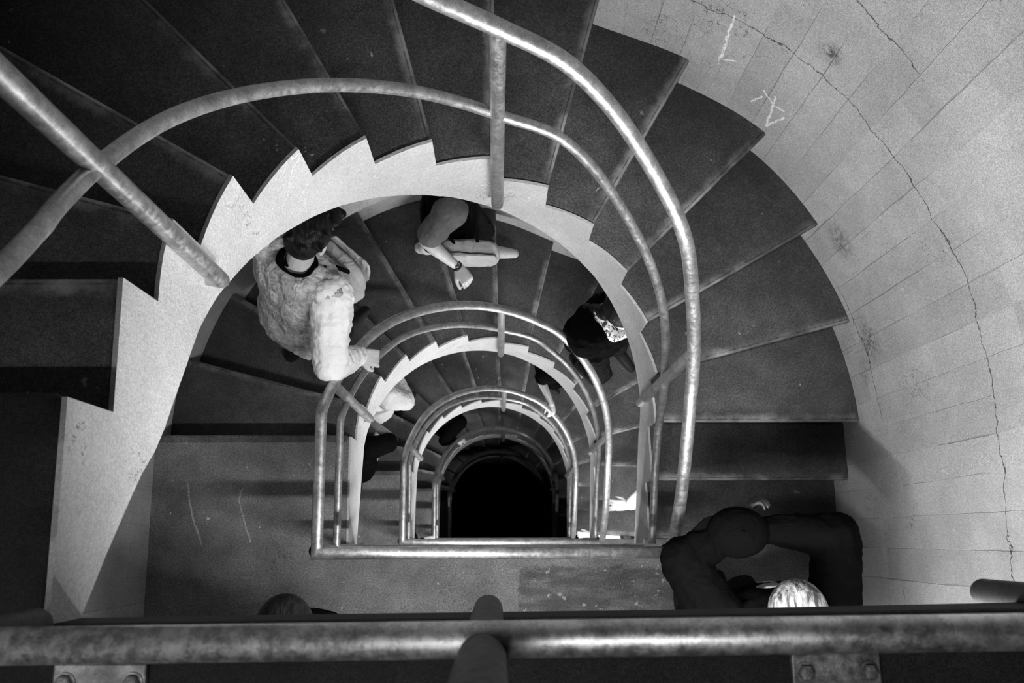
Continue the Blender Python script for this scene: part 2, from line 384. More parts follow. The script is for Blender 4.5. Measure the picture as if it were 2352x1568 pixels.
# ================================================================== flights
def tread_z(n, k):
    """top of tread k of flight n"""
    return LZ[n] - (k if n == 0 else k - 1) * RISE
def tipline(n, u):
    ks = range(1 if n == 0 else 2, 17)
    tab = [(ku(k), tread_z(n, k - 1) if not (n == 0 and k == 1) else 0.0) for k in ks]
    return interp(tab, u)
def soffit_z(n, u):
    if n == 0:
        if u < -.265: return interp([(-.64, -.12), (-.5, -.25), (-.385, -.36), (-.265, -.52)], u)
        return tipline(0, u) - .5
    if u < 0: return LZ[n] + interp([(-.53, -.30), (0, -.5)], u)
    return tipline(n, u) - .5
SW = .010
def make_flight(n, label):
    k0 = 1 if n == 0 else 2
    E = empty('stair_flight', (0, CY, LZ[n + 1]), label, 'staircase')
    # steps
    for k in range(k0, 16):
        ua, ub = ku(k), ku(k + 1); z = tread_z(n, k)
        m = max(2, int(abs(ub - ua) / .045))
        us = [ua + (ub - ua) * i / m for i in range(m + 1)]
        nose = .0
        ins = [inner(u, interp(FACE, u) + SW - .002, foff(n, u)) for u in us]
        outs = [outer(u, .01) for u in us]
        bm = bmesh.new()
        A, B = Vector(ins[-1]), Vector(outs[-1]); t = (B - A).normalized(); nrm = Vector((t.y, -t.x))
        if nrm.dot((ins[0] + outs[0]) * .5 - (A + B) * .5) < 0: nrm = -nrm
        A0, B0 = Vector(ins[0]), Vector(outs[0]); t0 = (B0 - A0).normalized(); n0 = Vector((t0.y, -t0.x))
        if n0.dot((A0 + B0) * .5 - (A + B) * .5) < 0: n0 = -n0
        rings = []
        for dz, cut in ((0, 0), (.030, 0), (.055, .013), (.10, .022), (RISE, .026), (RISE + .06, .026)):
            ii = [Vector(p) for p in ins]; oo = [Vector(p) for p in outs]
            if k > k0: ii[0] = ii[0] + n0 * .024; oo[0] = oo[0] + n0 * .024
            ii[-1] = ii[-1] + nrm * cut; oo[-1] = oo[-1] + nrm * cut
            rings.append([bm.verts.new((p.x, p.y, z - dz)) for p in ii + oo[::-1]])
        for Ra, Rb in zip(rings, rings[1:]):
            for i in range(len(Ra)): bm.faces.new((Ra[i], Ra[(i + 1) % len(Ra)], Rb[(i + 1) % len(Ra)], Rb[i]))
        bm.faces.new(rings[0]); bm.faces.new(rings[-1][::-1])
        bmesh.ops.recalc_face_normals(bm, faces=bm.faces)
        # UV: distance back from the nosing, and distance along it
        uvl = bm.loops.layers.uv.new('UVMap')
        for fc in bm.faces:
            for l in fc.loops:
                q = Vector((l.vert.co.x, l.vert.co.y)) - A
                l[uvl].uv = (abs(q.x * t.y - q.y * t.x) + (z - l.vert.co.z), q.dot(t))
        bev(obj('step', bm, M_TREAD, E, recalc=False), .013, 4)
    # nosing on the edge of the landing above
    # stringer: sawtooth inner face
    u0 = -.64 if n == 0 else -.53
    bm = bmesh.new()
    def top_prof():
        L = []
        zc = LZ[n]
        seq = [u0] + [ku(k) for k in range(k0, 17)] + [PI + .53]
        zz = [LZ[n]] + [tread_z(n, k) for k in range(k0, 16)] + [LZ[n + 1]]
        for i in range(len(zz)):
            a, b = seq[i], seq[i + 1]; m = max(1, int((b - a) / .05))
            for j in range(m + 1):
                L.append((a + (b - a) * j / m, zz[i] + .003))
        return L
    T = top_prof()
    def P(u, R, z):
        p = inner(u, R, foff(n, u)); return (p.x, p.y, z)
    jit = {}
    cols = []
    for i, (u, z) in enumerate(T):
        R = interp(FACE, u)
        w = .006 * (mnoise.noise(Vector((u * 6, z * 3, n))))
        zs = soffit_z(n, u) + .006 * mnoise.noise(Vector((u * 9, 2, n)))
        nj = 4
        face = [bm.verts.new(P(u, R + w * (1 if 0 < j < nj else .3), z + (zs - z) * j / nj)) for j in range(nj + 1)]
        back = [bm.verts.new(P(u, R + SW, z)), bm.verts.new(P(u, R + SW, zs))]
        cols.append((face, back))
    for (A, a), (B, b) in zip(cols, cols[1:]):
        for j in range(len(A) - 1): bm.faces.new((A[j], A[j + 1], B[j + 1], B[j]))
        bm.faces.new((A[0], B[0], b[0], a[0])); bm.faces.new((A[-1], a[1], b[1], B[-1])); bm.faces.new((a[0], b[0], b[1], a[1]))
    for (A, a), rv in ((cols[0], False), (cols[-1], True)):
        bm.faces.new(A + [a[1], a[0]])
    bmesh.ops.remove_doubles(bm, verts=bm.verts, dist=1e-5)
    o = obj('stringer', bm, M_STRING, E)
    bev(o, .008, 2, 50)
    # soffit slab
    bm = bmesh.new(); prev = None
    ua = ku(k0) - .0; ub = PI + .505
    m = 90
    for i in range(m + 1):
        u = ua + (ub - ua) * i / m
        zs = soffit_z(n, u); pi_ = inner(u, interp(FACE, u) + SW - .004, foff(n, u)); po = outer(u, .01)
        zt = zs + .22
        c = [bm.verts.new((pi_.x, pi_.y, zs)), bm.verts.new((po.x, po.y, zs)), bm.verts.new((po.x, po.y, zt)), bm.verts.new((pi_.x, pi_.y, zt))]
        if prev:
            for j in range(4): bm.faces.new((prev[j], prev[(j + 1) % 4], c[(j + 1) % 4], c[j]))
        else: bm.faces.new(c)
        prev = c
    bm.faces.new(prev[::-1]); obj('soffit', bm, M_SOFFIT, E)
    return E
FL = ['nearest curving concrete flight with dark treads, directly below the viewer',
      'second concrete flight down, where three people walk beside the tube railing',
      'third flight down, seen small through the well inside the second railing',
      'dim fourth flight down beyond the third railing',
      'lowest unlit flight at the black bottom of the well']
for n in range(5): make_flight(n, FL[n])

# ================================================================== landings
def landing(n, label):
    z = LZ[n]; off = LOFF[n]
    yl = CY + (ku(1) if n == 0 else 0.0) + off[1] * (n > 0)
    e = -.128 if n == 0 else -.030
    xi = inner(-.3, interp(FACE, -.3), off).x - SW + .002
    xr = inner(PI + .4, interp(FACE, PI + .4), foff(max(n - 1, 0), 4)).x + SW
    if n == 0:
        pts = [(XL - .01, YB - .01), (XR + .01, YB - .01), (XR + .01, -.098), (.9, -.115), (.3, -.125), (-.3, -.13), (xi, -.135), (xi, yl), (XL - .01, yl)]
    else:
        pts = [(XL - .01, YB - .01), (XR + .01, YB - .01), (XR + .01, 0), (xr, 0), (xr, e), (xi, e), (xi, yl), (XL - .01, yl)]
    bm = bmesh.new(); add_prism(bm, pts, z - .24 if n else z - .14, z)
    L = empty('stair_landing', (0, -.6, z), label, 'landing')
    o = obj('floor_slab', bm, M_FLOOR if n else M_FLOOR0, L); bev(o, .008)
    # edge strip at the top of the flight that leaves the landing
    bm = bmesh.new(); add_box(bm, ((XL + xi) / 2, yl - .012, z - .012), (xi - XL - .02, .04, .031)); bev(obj('nosing', bm, M_NOSE if n else M_FLOOR0, L), .009, 3)
    return L
LL = ['top landing floor the viewer leans out from, dark along the lower edge',
      'first landing down, pale worn floor below the straight rail',
      'second landing down, seen small inside the first railing',
      'third landing down, a thin strip at the bottom of the well',
      'fourth landing down in the dark', ]
for n in range(5): landing(n, LL[n])

# ================================================================== railings
RR = .700
HAND0 = [(-.62, .98), (-.20, .98), (.30, .52), (.70, .24), (1.13, -.10), (1.38, -.348), (1.60, -.507), (1.878, -.656), (2.29, -1.0), (2.567, -1.212), (2.775, -1.475), (PI - .10, -1.729), (PI + .14, -1.891), (PI + .367, -2.076), (PI + .56, -2.31)]
MID0 = [(-.62, .49), (-.25, .47), (-.12, .304), (-.014, .187), (.197, .039), (.471, -.155), (.892, -.497), (1.189, -.727), (1.595, -1.006), (1.892, -1.12), (2.293, -1.493), (2.641, -1.833), (2.915, -2.212), (PI + .073, -2.559), (PI + .436, -2.77), (PI + .56, -2.82)]
HANDN = [(-.555, .98), (0.0, .985), (.29, .72), (.70, .47), (1.13, .09), (1.588, -.26), (1.88, -.44), (2.04, -.50), (2.29, -.72), (2.567, -.98), (2.775, -1.2), (3.04, -1.5), (PI + .14, -1.68), (PI + .367, -1.86), (PI + .56, -2.11)]
MIDN = [(-.555, .49), (.04, .49), (.197, .37), (.513, .16), (.806, -.03), (1.09, -.32), (1.585, -.80), (1.892, -.93), (2.02, -1.07), (2.293, -1.30), (2.60, -1.62), (2.915, -2.0), (PI + .073, -2.33), (PI + .436, -2.56), (PI + .56, -2.60)]
def rail_pts(n, tab, u0, u1, lin):
    P = []; m = 150
    for i in range(m + 1):
        u = u0 + (u1 - u0) * i / m
        if abs(u) < .006: continue
        p = inner(u, RR, foff(n, u)); z = LZ[n] + (smooth(tab, u) if u > lin else interp(tab, u))
        P.append((p.x, p.y, z))
    return P
RH, RM, RP = .0235, .0172, .0225
def make_railing(n, label):
    E = empty('tube_railing', (0, CY, LZ[n]), label, 'railing')
    H, Md = (HAND0, MID0) if n == 0 else (HANDN, MIDN)
    hp = rail_pts(n, H, -.625 if n == 0 else -.56, PI + .56, .3)
    mp = rail_pts(n, Md, -.625 if n == 0 else -.56, PI + .555, .2)
    mat = M_PIPE0 if n == 0 else M_PIPE
    off = LOFF[n]
    x0 = CX - RR + off[0]; x1 = CX + RR + off[0]
    if n == 0:
        # the guard along the open edge of the top landing runs on to the right wall
        yb0, yb1 = -.122, -.100
        hl = [(XR, -.150, .98), (x0, -.165, .98)]; ml = [(XR, yb1, .49), (x0, yb0, .49)]
        rm = .0215
    else:
        yb = CY - .56 + off[1]
        hl = [(x1, yb, LZ[n] + .98), (x0, yb, LZ[n] + .98)]; ml = [(x1, yb + .01, LZ[n] + .49), (x0, yb + .01, LZ[n] + .49)]
        rm = RM
    bm = bmesh.new(); add_tube(bm, hl + hp[1:] if n else hl + hp[1:], RH, 20); obj('handrail', bm, M_PIPE, E, True)
    if n == 0:
        bm = bmesh.new(); add_tube(bm, ml, rm, 20); obj('midrail', bm, mat, E, True)
        bm = bmesh.new(); add_tube(bm, mp, RM, 16); obj('midrail', bm, M_PIPE, E, True)
    else:
        bm = bmesh.new(); add_tube(bm, ml + mp[1:], RM, 16); obj('midrail', bm, mat, E, True)
    # weld collars where tubes meet
    # posts round the flight with a mitred foot into the stringer
    for deg in (168.8, 89.0, 10.2):
        u = PI - math.radians(deg); of = foff(n, u); p = inner(u, RR - .001, of)
        q = inner(u, interp(FACE, u) + .02, of)
        zh = LZ[n] + smooth(H, u) if u > .3 else LZ[n] + interp(H, u)
        zm = LZ[n] + (smooth(Md, u) if u > .2 else interp(Md, u))
        zb = zm - .765
        if deg < 20: zb = zm - .68
        zb = max(zb, soffit_z(n, u) + .10)
        bm = bmesh.new(); add_tube(bm, [(p.x, p.y, zh), (p.x, p.y, zb), (q.x, q.y, zb)], RP, 18)
        o = obj('post', bm, M_PIPE, E, True)
        sm = o.modifiers.new('edge', 'EDGE_SPLIT'); sm.split_angle = math.radians(35)
    # posts along the straight edge
    if n == 0: spots = [(-.018, -.135, -.31), (.955, -.105, -.31), (x0 - .012, -.13, .06)]
    else: spots = [(-.045 + off[0] * 1.6, CY - .56 + off[1], -.30), (x1 - .022, CY - .55 + off[1], -.30), (x0 - .01, CY - .55 + off[1], -.16)]
    for (px, py, zb) in spots:
        z = LZ[n]; r = RP + (.006 if n == 0 and abs(px) < .1 else 0.003 if n == 0 else 0)
        bm = bmesh.new()
        add_lathe(bm, [(0, zb - r * .55), (r * .55, zb - r * .42), (r * .88, zb - r * .1), (r, zb + r * .3), (r, .98)], (px, py, z), 20)
        obj('post', bm, M_POST0 if n == 0 else M_PIPE, E, True)
    return E
RL = ['nearest tube railing, handrail sweeping round the well and guard tube along the bottom',
      'second tube railing down, pale square-cornered loop around the second flight',
      'third tube railing down, small loop nested inside the second one',
      'fourth tube railing down, faint arch in the dark',
      'lowest tube railing, barely visible ring at the bottom']
for n in range(5): make_railing(n, RL[n])

# ================================================================== anchor plates on the top landing
def plate(x, y, w, h, rz, label):
    E = empty('anchor_plate', (x, y, 0), label, 'plate', None)
    bm = bmesh.new(); add_box(bm, (0, 0, .006), (w, h, .012)); o = obj('plate', bm, M_BRACKET); o.parent = E; bev(o, .003)
    for sx in (-.36, .36):
        bm = bmesh.new(); add_lathe(bm, [(0, .012), (.017, .012), (.017, .015), (0, .015)], (sx * w, h * .27, 0), 20)
        o = obj('washer', bm, M_BRACKET); o.parent = E
        bm = bmesh.new(); add_lathe(bm, [(0, .014), (.0135, .014), (.0135, .023), (.011, .026), (.005, .0275), (0, .028)], (sx * w, h * .27, 0), 6)
        o = obj('bolt', bm, M_BRACKET); o.parent = E
    E.rotation_euler.z = rz; return E
plate(-.642, -.261, .150, .13, 0.0, 'bolted steel plate at the lower left edge of the top landing')
plate(.553, -.250, .145, .13, .01, 'bolted steel plate at the lower right of the top landing')

# ================================================================== lamps under the landings
def lamp(n, on, power, label):
    """a batten with one long fluorescent tube, hung on two rods parallel to the landing's edge"""
    zc = LZ[n] - (.14 if n == 0 else .24)
    drop = LAMP_Z - zc if n == 0 else LZ[n] + LAMP_Z - .02 - zc
    E = empty('tube_lamp', (LAMP_POS[0], LAMP_POS[1], zc), label, 'lamp', 'tube lamps hung under the landings')
    bm = bmesh.new(); add_box(bm, (0, 0, drop + .05), (LAMP_LEN + .06, .075, .045))
    o = obj('batten', bm, M_CASE); o.parent = E; bev(o, .006)
    for sx in (-.42, .42):
        bm = bmesh.new(); add_lathe(bm, [(0, 0), (.03, 0), (.03, -.012), (.006, -.016), (.006, drop + .07), (0, drop + .07)], (sx, 0, 0), 14)
        o = obj('rod', bm, M_CASE, None, False); o.parent = E
    m, nt, b = node_mat('lamp glass')
    b.inputs['Emission Color'].default_value = (1, 1, 1, 1)
    b.inputs['Emission Strength'].default_value = power
    bm = bmesh.new(); add_tube(bm, [(-LAMP_LEN / 2, 0, drop), (LAMP_LEN / 2, 0, drop)], .019, 14)
    o = obj('lamp_tube', bm, m, None, True); o.parent = E
    for sx in (-1, 1):
        bm = bmesh.new(); add_box(bm, (sx * (LAMP_LEN / 2 + .012), 0, drop + .005), (.02, .045, .06)); o = obj('socket', bm, M_CASE); o.parent = E
    return E
lamp(0, True, LAMP_POWER, 'lamp fixed under the top landing, hidden from the viewer')
lamp(1, True, LAMP_POWER, 'lamp fixed under the first landing down')
lamp(2, True, LAMP_POWER * .9, 'lamp fixed under the second landing down')
# weak unseen tube lamp for the guard tube, with added baffles limiting its spread
Et = empty('unseen_ceiling_lamp', (-.85, -.75, ZT), 'weak unseen tube lamp above the top landing, boxed in by added baffles', 'lamp')
bm = bmesh.new(); add_box(bm, (0, 0, -.03), (1.66, .09, .06)); o = obj('batten', bm, M_CASE); o.parent = Et; bev(o, .006)
mt, nt, b = node_mat('weak lamp glass'); b.inputs['Emission Color'].default_value = (1, 1, 1, 1); b.inputs['Emission Strength'].default_value = TOP_POWER
bm = bmesh.new()
for q in (1, -1): add_box(bm, (0, q * .068, -.125), (1.70, .006, .19))
for q in (1, -1): add_box(bm, (q * .85, 0, -.125), (.006, .14, .19))
o = obj('light_baffle', bm, M_BLACK); o.parent = Et  # baffle panels added to keep this lamp's light off the left post
bm = bmesh.new(); add_tube(bm, [(-.8, 0, -.08), (.8, 0, -.08)], .018, 14); o = obj('lamp_tube', bm, mt, None, True); o.parent = Et

#PEOPLE
# ================================================================== people
M_SKIN = mat_plain('skin', .50, .5, .08, 40)
M_SKIN_D = mat_plain('darkened skin', .035, .5, .08, 40)  # shadow on this person's hands put into the skin colour
def mat_hair(name, v, v2, scale=(150, 150, 9)):
    m, nt, b = node_mat(name); N = NB(nt)
    tc = N.n('ShaderNodeTexCoord'); P = tc.outputs['Object']
    a = N.noise(N.map(P, (70, 9, 30)), 1.0, 3, .6, .3)
    nt.links.new(N.grey(N.ss(a, .36, .66, v, v2)), b.inputs['Base Color'])
    b.inputs['Roughness'].default_value = .5; b.inputs['Specular IOR Level'].default_value = .15
    nt.links.new(N.bump(a, .8, .01), b.inputs['Normal']); return m
M_HAIR = mat_hair('dark hair', .004, .016)
M_BLOND = mat_hair('pale hair', .05, .42)
M_WHITE = mat_plain('white cotton', .80, .9, .05, 200, fold=.5)
def mat_print():
    m, nt, b = node_mat('pale marbled print'); N = NB(nt)
    tc = N.n('ShaderNodeTexCoord'); P = tc.outputs['Object']
    a = N.noise(N.map(P, (1, 1.6, 1), rot=(0, 0, .6)), 24, 4, .65, 1.6); c = N.noise(P, 7, 2, .5)
    v = N.math('MULTIPLY', N.ss(a, .36, .60, .32, .58), N.ss(c, .35, .6, .7, 1.0))
    nt.links.new(N.grey(v), b.inputs['Base Color']); b.inputs['Roughness'].default_value = .9
    nt.links.new(N.bump(N.noise(N.map(P, (1, 1, .5)), 14, 3, .6, .7), .7, .035), b.inputs['Normal']); return m
M_PRINT = mat_print()
M_GREYC = mat_plain('grey cotton', .09, .9, .1, 160, fold=.5)
M_PALEG = mat_plain('pale grey canvas', .42, .9, .1, 160, fold=.8)
M_DARK = mat_plain('black cloth', .002, .9, .2, 120, fold=.6)
M_TROU = mat_plain('dark trousers', .012, .9, .2, 120, fold=.6)
M_SHOE = mat_plain('black leather', .02, .35, .1)
M_SHOEW = mat_plain('pale shoe', .5, .6, .1)
M_METAL = mat_plain('bright metal', .6, .2, .05, 60, 1.0)
def mat_scarf():
    m, nt, b = node_mat('black and white scarf'); N = NB(nt)
    tc = N.n('ShaderNodeTexCoord'); P = tc.outputs['Object']
    a = N.noise(P, 42, 3, .6, .8)
    nt.links.new(N.grey(N.ss(a, .46, .50, .04, .85)), b.inputs['Base Color']); b.inputs['Roughness'].default_value = .9
    return m
M_SCARF = mat_scarf()

def frame(d):
    d = d.normalized(); a = Vector((0, 0, 1)) if abs(d.z) < .9 else Vector((0, 1, 0))
    x = d.cross(a).normalized(); return x, d.cross(x).normalized(), d
def ball(bm, c, r, sc=(1, 1, 1), ax=None, seg=16):
    X, Y, Z = ax if ax else (Vector((1, 0, 0)), Vector((0, 1, 0)), Vector((0, 0, 1)))
    c = Vector(c); nr = max(4, seg // 2); rings = []
    for j in range(1, nr):
        ph = PI * j / nr; sp, cp = math.sin(ph) * r, math.cos(ph) * r
        rings.append([bm.verts.new(c + X * (sc[0] * sp * math.cos(2 * PI * i / seg)) + Y * (sc[1] * sp * math.sin(2 * PI * i / seg)) + Z * (sc[2] * cp)) for i in range(seg)])
    n = bm.verts.new(c + Z * (sc[2] * r)); q = bm.verts.new(c - Z * (sc[2] * r))
    for i in range(seg):
        j = (i + 1) % seg
        bm.faces.new((n, rings[0][i], rings[0][j])); bm.faces.new((q, rings[-1][j], rings[-1][i]))
        for A, B in zip(rings, rings[1:]): bm.faces.new((A[i], B[i], B[j], A[j]))
def limb(bm, pts, wrinkle=0.0, wl=.05, seg=14):
    """tapering chain of (point, radius); rounded ends; optional ring wrinkles"""
    for i, ((a, ra), (b, rb)) in enumerate(zip(pts, pts[1:])):
        a = Vector(a); b = Vector(b); L = (b - a).length
        if L < 1e-5: continue
        x, y, z = frame(b - a); m = max(2, int(L / .015)) if wrinkle else 3
        prev = None
        for j in range(m + 1):
            t = j / m; r = ra + (rb - ra) * t
            if wrinkle: r *= 1 + wrinkle * math.sin(L * t / wl * 2 * PI + i)
            c = a + z * (L * t)
            ring = [bm.verts.new(c + x * (r * math.cos(2 * PI * k / seg)) + y * (r * math.sin(2 * PI * k / seg))) for k in range(seg)]
            if prev:
                for k in range(seg): bm.faces.new((prev[k], prev[(k + 1) % seg], ring[(k + 1) % seg], ring[k]))
            else: bm.faces.new(ring[::-1])
            prev = ring
        bm.faces.new(prev)
        ball(bm, a, ra * .995, seg=seg); ball(bm, b, rb * .995, seg=seg)
def loft(bm, secs, seg=28, p=2.4):
    """secs: (centre, side vector, front vector, half width, half depth)"""
    prev = None
    for c, sv, fv, a, b in secs:
        ring = []
        for k in range(seg):
            t = 2 * PI * k / seg; cx, sy = math.cos(t), math.sin(t)
            ex = math.copysign(abs(cx) ** (2 / p), cx); ey = math.copysign(abs(sy) ** (2 / p), sy)
            ring.append(bm.verts.new(c + sv * (a * ex) + fv * (b * ey)))
        if prev:
            for k in range(seg): bm.faces.new((prev[k], prev[(k + 1) % seg], ring[(k + 1) % seg], ring[k]))
        else: bm.faces.new(ring[::-1])
        prev = ring
    bm.faces.new(prev)
def fuse(o, vox, it=4, fac=.5):
    m = o.modifiers.new('fuse', 'REMESH'); m.mode = 'VOXEL'; m.voxel_size = vox; m.use_smooth_shade = True
    s = o.modifiers.new('smooth', 'SMOOTH'); s.iterations = it; s.factor = fac; return o
def crumple(o, strength=.012, size=.07):
    t = bpy.data.textures.get('cloth_%.2f' % size) or bpy.data.textures.new('cloth_%.2f' % size, 'CLOUDS')
    t.noise_scale = size; t.noise_depth = 2
    d = o.modifiers.new('crumple', 'DISPLACE'); d.texture = t; d.strength = strength; d.mid_level = .5; d.texture_coords = 'LOCAL'
    return o
def ik(a, b, l1, l2, hint):
    d = b - a; L = d.length; mx = (l1 + l2) * .995
    if L > mx: b = a + d * (mx / L); d = b - a; L = mx
    k = (l1 * l1 - l2 * l2 + L * L) / (2 * L); h = math.sqrt(max(0, l1 * l1 - k * k))
    z = d.normalized(); hv = hint - z * hint.dot(z)
    hv = hv.normalized() if hv.length > 1e-4 else Vector((0, 0, -1))
    return a + z * k + hv * h, b
def hand(bm, w, d, n, side, s=1.0, curl=.35, spread=.10, thumb=.6):
    """w wrist, d pointing direction, n palm normal, side = +1/-1 picks the thumb side"""
    d = d.normalized(); n = (n - d * n.dot(d)).normalized(); t = d.cross(n).normalized() * side
    def P(x, y, z): return w + d * (x * s) + t * (y * s) + n * (z * s)
    # palm as overlapping metacarpal bars
    for y0, y1 in ((.020, .030), (.008, .010), (-.006, -.010), (-.018, -.028)):
        limb(bm, [(P(0, y0 * .8, 0), .0155 * s), (P(.045, (y0 + y1) / 2, 0), .0145 * s), (P(.088, y1, .002), .0115 * s)], seg=10)
    lens = ((.030, .040, .024, .020), (.010, .045, .027, .021), (-.010, .041, .026, .020), (-.028, .032, .020, .018))
    for i, (y, a, b, c) in enumerate(lens):
        p = P(.088, y, .002); ang = 0; sp = spread * (1.5 - i) ; rr = (.0092, .0094, .0088, .0078)[i] * s
        pts = [(p, rr * 1.08)]
        for q, L in enumerate((a, b, c)):
            ang += curl * (1.0, 1.35, .8)[q] * (1 + .12 * i)
            v = (d * math.cos(ang) + n * math.sin(ang)); v = (v + t * sp * math.cos(ang)).normalized()
            p = p + v * (L * s); pts.append((p, rr * (.98, .90, .78)[q]))
        limb(bm, pts, seg=10)
    # thumb leaves the side of the palm near its base
    p0 = P(.018, .024, .004); p1 = P(.050, .024 + .040 * thumb, .014); p2 = P(.078, .024 + .052 * thumb, .022 + .02 * curl); p3 = P(.100, .024 + .050 * thumb, .030 + .035 * curl)
    limb(bm, [(p0, .0150 * s), (p1, .0125 * s), (p2, .0105 * s), (p3, .0085 * s)], seg=10)

def person(label, base, fwd, H=1.72, zl=0.0, zr=0.0, stepl=.0, stepr=.0, lean=.05, headtilt=.0, headturn=0.0,
           lh=None, rh=None, le=None, re=None, ldir=None, rdir=None, lcurl=.35, rcurl=.35, lnorm=None, rnorm=None,
           top=M_DARK, sleeve='long', topfit=1.0, legs=M_TROU, legtype='long', shoes=M_SHOE, hair=M_HAIR, hairtype='short', skin=M_SKIN,
           vox=.007, cvox=.011, crum=.012, sidelean=0.0, lfoot=None, rfoot=None, sleevemat=None, group=None, wrinkle=.0):
    k = H / 1.72
    base = Vector(base); f = Vector((fwd[0], fwd[1], 0)).normalized(); s = Vector((f.y, -f.x, 0)); U = Vector((0, 0, 1))
    E = empty('person', base, label, 'person', group)
    upt = (U * math.cos(lean) + f * math.sin(lean) + s * sidelean).normalized()
    ft = (f - upt * f.dot(upt)).normalized(); st = s
    pel = base + U * (.90 * k)
    def T(h, fo=0.0, si=0.0): return pel + upt * ((h - .90) * k) + ft * (fo * k) + st * (si * k)
    hipL, hipR = pel - s * .09 * k, pel + s * .09 * k
    # feet
    aL = Vector(lfoot) if lfoot else base - s * .10 * k + f * stepl + U * zl
    aR = Vector(rfoot) if rfoot else base + s * .10 * k + f * stepr + U * zr
    if lfoot: pass
    aL = aL + U * .085 * k; aR = aR + U * .085 * k
    kL, aL = ik(hipL, aL, .43 * k, .42 * k, f); kR, aR = ik(hipR, aR, .43 * k, .42 * k, f)
    shL, shR = T(1.40, 0, -.185), T(1.40, 0, .185)
    UA, FA = .29 * k, .255 * k
    if lh is None: lh = shL - U * .50 * k - s * .05 + f * .06
    if rh is None: rh = shR - U * .50 * k + s * .05 + f * .06
    lh, rh = Vector(lh), Vector(rh)
    eL, wL = ik(shL, lh, UA, FA, Vector(le) if le else (-f * .6 - s * .5 - U * .3))
    eR, wR = ik(shR, rh, UA, FA, Vector(re) if re else (-f * .6 + s * .5 - U * .3))
    # ---- body, one continuous surface
    bm = bmesh.new()
    secs = [(T(.82), st, ft, .15 * k, .105 * k), (T(.92), st, ft, .165 * k, .115 * k), (T(1.04), st, ft, .135 * k, .098 * k), (T(1.18), st, ft, .150 * k, .108 * k),
            (T(1.30), st, ft, .168 * k, .112 * k), (T(1.39), st, ft, .165 * k, .095 * k), (T(1.44), st, ft, .10 * k, .070 * k), (T(1.47), st, ft, .06 * k, .058 * k)]
    loft(bm, secs)
    for sh, e, w in ((shL, eL, wL), (shR, eR, wR)):
        limb(bm, [(sh, .054 * k), (sh.lerp(e, .45), .047 * k), (e, .037 * k), (e.lerp(w, .3), .040 * k), (e.lerp(w, .75), .029 * k), (w, .0235 * k)])
    limb(bm, [(T(1.39, 0, -.10), .06 * k), (shL, .055 * k)]); limb(bm, [(T(1.39, 0, .10), .06 * k), (shR, .055 * k)])
    for h, kn, a in ((hipL, kL, aL), (hipR, kR, aR)):
        limb(bm, [(h, .085 * k), (h.lerp(kn, .4), .076 * k), (kn, .053 * k), (kn.lerp(a, .3), .055 * k), (kn.lerp(a, .75), .037 * k), (a, .033 * k)])
        limb(bm, [(a + f * -.03 - U * .045 * k, .032 * k), (a + f * .07 * k - U * .048 * k, .030 * k), (a + f * .15 * k - U * .062 * k, .022 * k)])
    # head
    nb = T(1.45, -.005); hu = (upt * math.cos(headtilt) + ft * math.sin(headtilt)).normalized()
    hf = (ft * math.cos(headtilt) - upt * math.sin(headtilt)); hf = (hf * math.cos(headturn) + st * math.sin(headturn)).normalized(); hs = hf.cross(hu).normalized()
    hc = nb + hu * (.165 * k) + hf * (.02 * k)
    def Hd(x, y, z): return hc + hs * (x * k) + hf * (y * k) + hu * (z * k)
    limb(bm, [(T(1.40, -.01), .062 * k), (nb + hu * .02, .054 * k), (Hd(0, -.015, -.05), .052 * k)])
    ball(bm, Hd(0, -.012, .022), k, (.077, .095, .092), (hs, hf, hu), 24)
    ball(bm, Hd(0, .022, -.045), k, (.058, .066, .066), (hs, hf, hu), 20)
    ball(bm, Hd(0, .062, -.092), k, (.026, .022, .020), (hs, hf, hu), 12)      # chin
    limb(bm, [(Hd(0, .085, .008), .010 * k), (Hd(0, .104, -.030), .013 * k)], seg=10)   # nose
    limb(bm, [(Hd(-.035, .077, .020), .011 * k), (Hd(.035, .077, .020), .011 * k)], seg=10)  # brow
    ball(bm, Hd(0, .080, -.062), k, (.024, .011, .010), (hs, hf, hu), 12)      # mouth
    for q in (-1, 1):
        ball(bm, Hd(q * .030, .074, .000), .0135 * k, seg=12)                   # eyes
        ball(bm, Hd(q * .079, -.010, -.012), k, (.009, .020, .033), (hs, hf, hu), 12)  # ears
    dL = Vector(ldir) if ldir else (wL - eL); dR = Vector(rdir) if rdir else (wR - eR)
    hand(bm, wL, dL, Vector(lnorm) if lnorm else st, 1 if True else -1, .98 * k, lcurl)
    hand(bm, wR, dR, Vector(rnorm) if rnorm else -st, -1, .98 * k, rcurl)
    body = obj('body', bm, skin, E, recalc=True); fuse(body, vox, 3)
    # ---- top
    bm = bmesh.new(); g = .016 * topfit; hem = .84
    secs = [(T(hem), st, ft, .178 * k + g, .128 * k + g), (T(.95), st, ft, .172 * k + g, .125 * k + g), (T(1.05), st, ft, .150 * k + g, .112 * k + g), (T(1.18), st, ft, .160 * k + g, .118 * k + g),
            (T(1.30), st, ft, .176 * k + g, .120 * k + g), (T(1.39), st, ft, .172 * k + g, .102 * k + g), (T(1.435), st, ft, .11 * k + g, .080 * k + g), (T(1.455), st, ft, .075 * k + g, .070 * k + g)]
    loft(bm, secs)
    limb(bm, [(T(1.385, 0, -.10), .072 * k + g), (shL, .064 * k + g)]); limb(bm, [(T(1.385, 0, .10), .072 * k + g), (shR, .064 * k + g)])
    o = obj('top', bm, top, E); fuse(o, cvox, 5); crumple(o, crum)
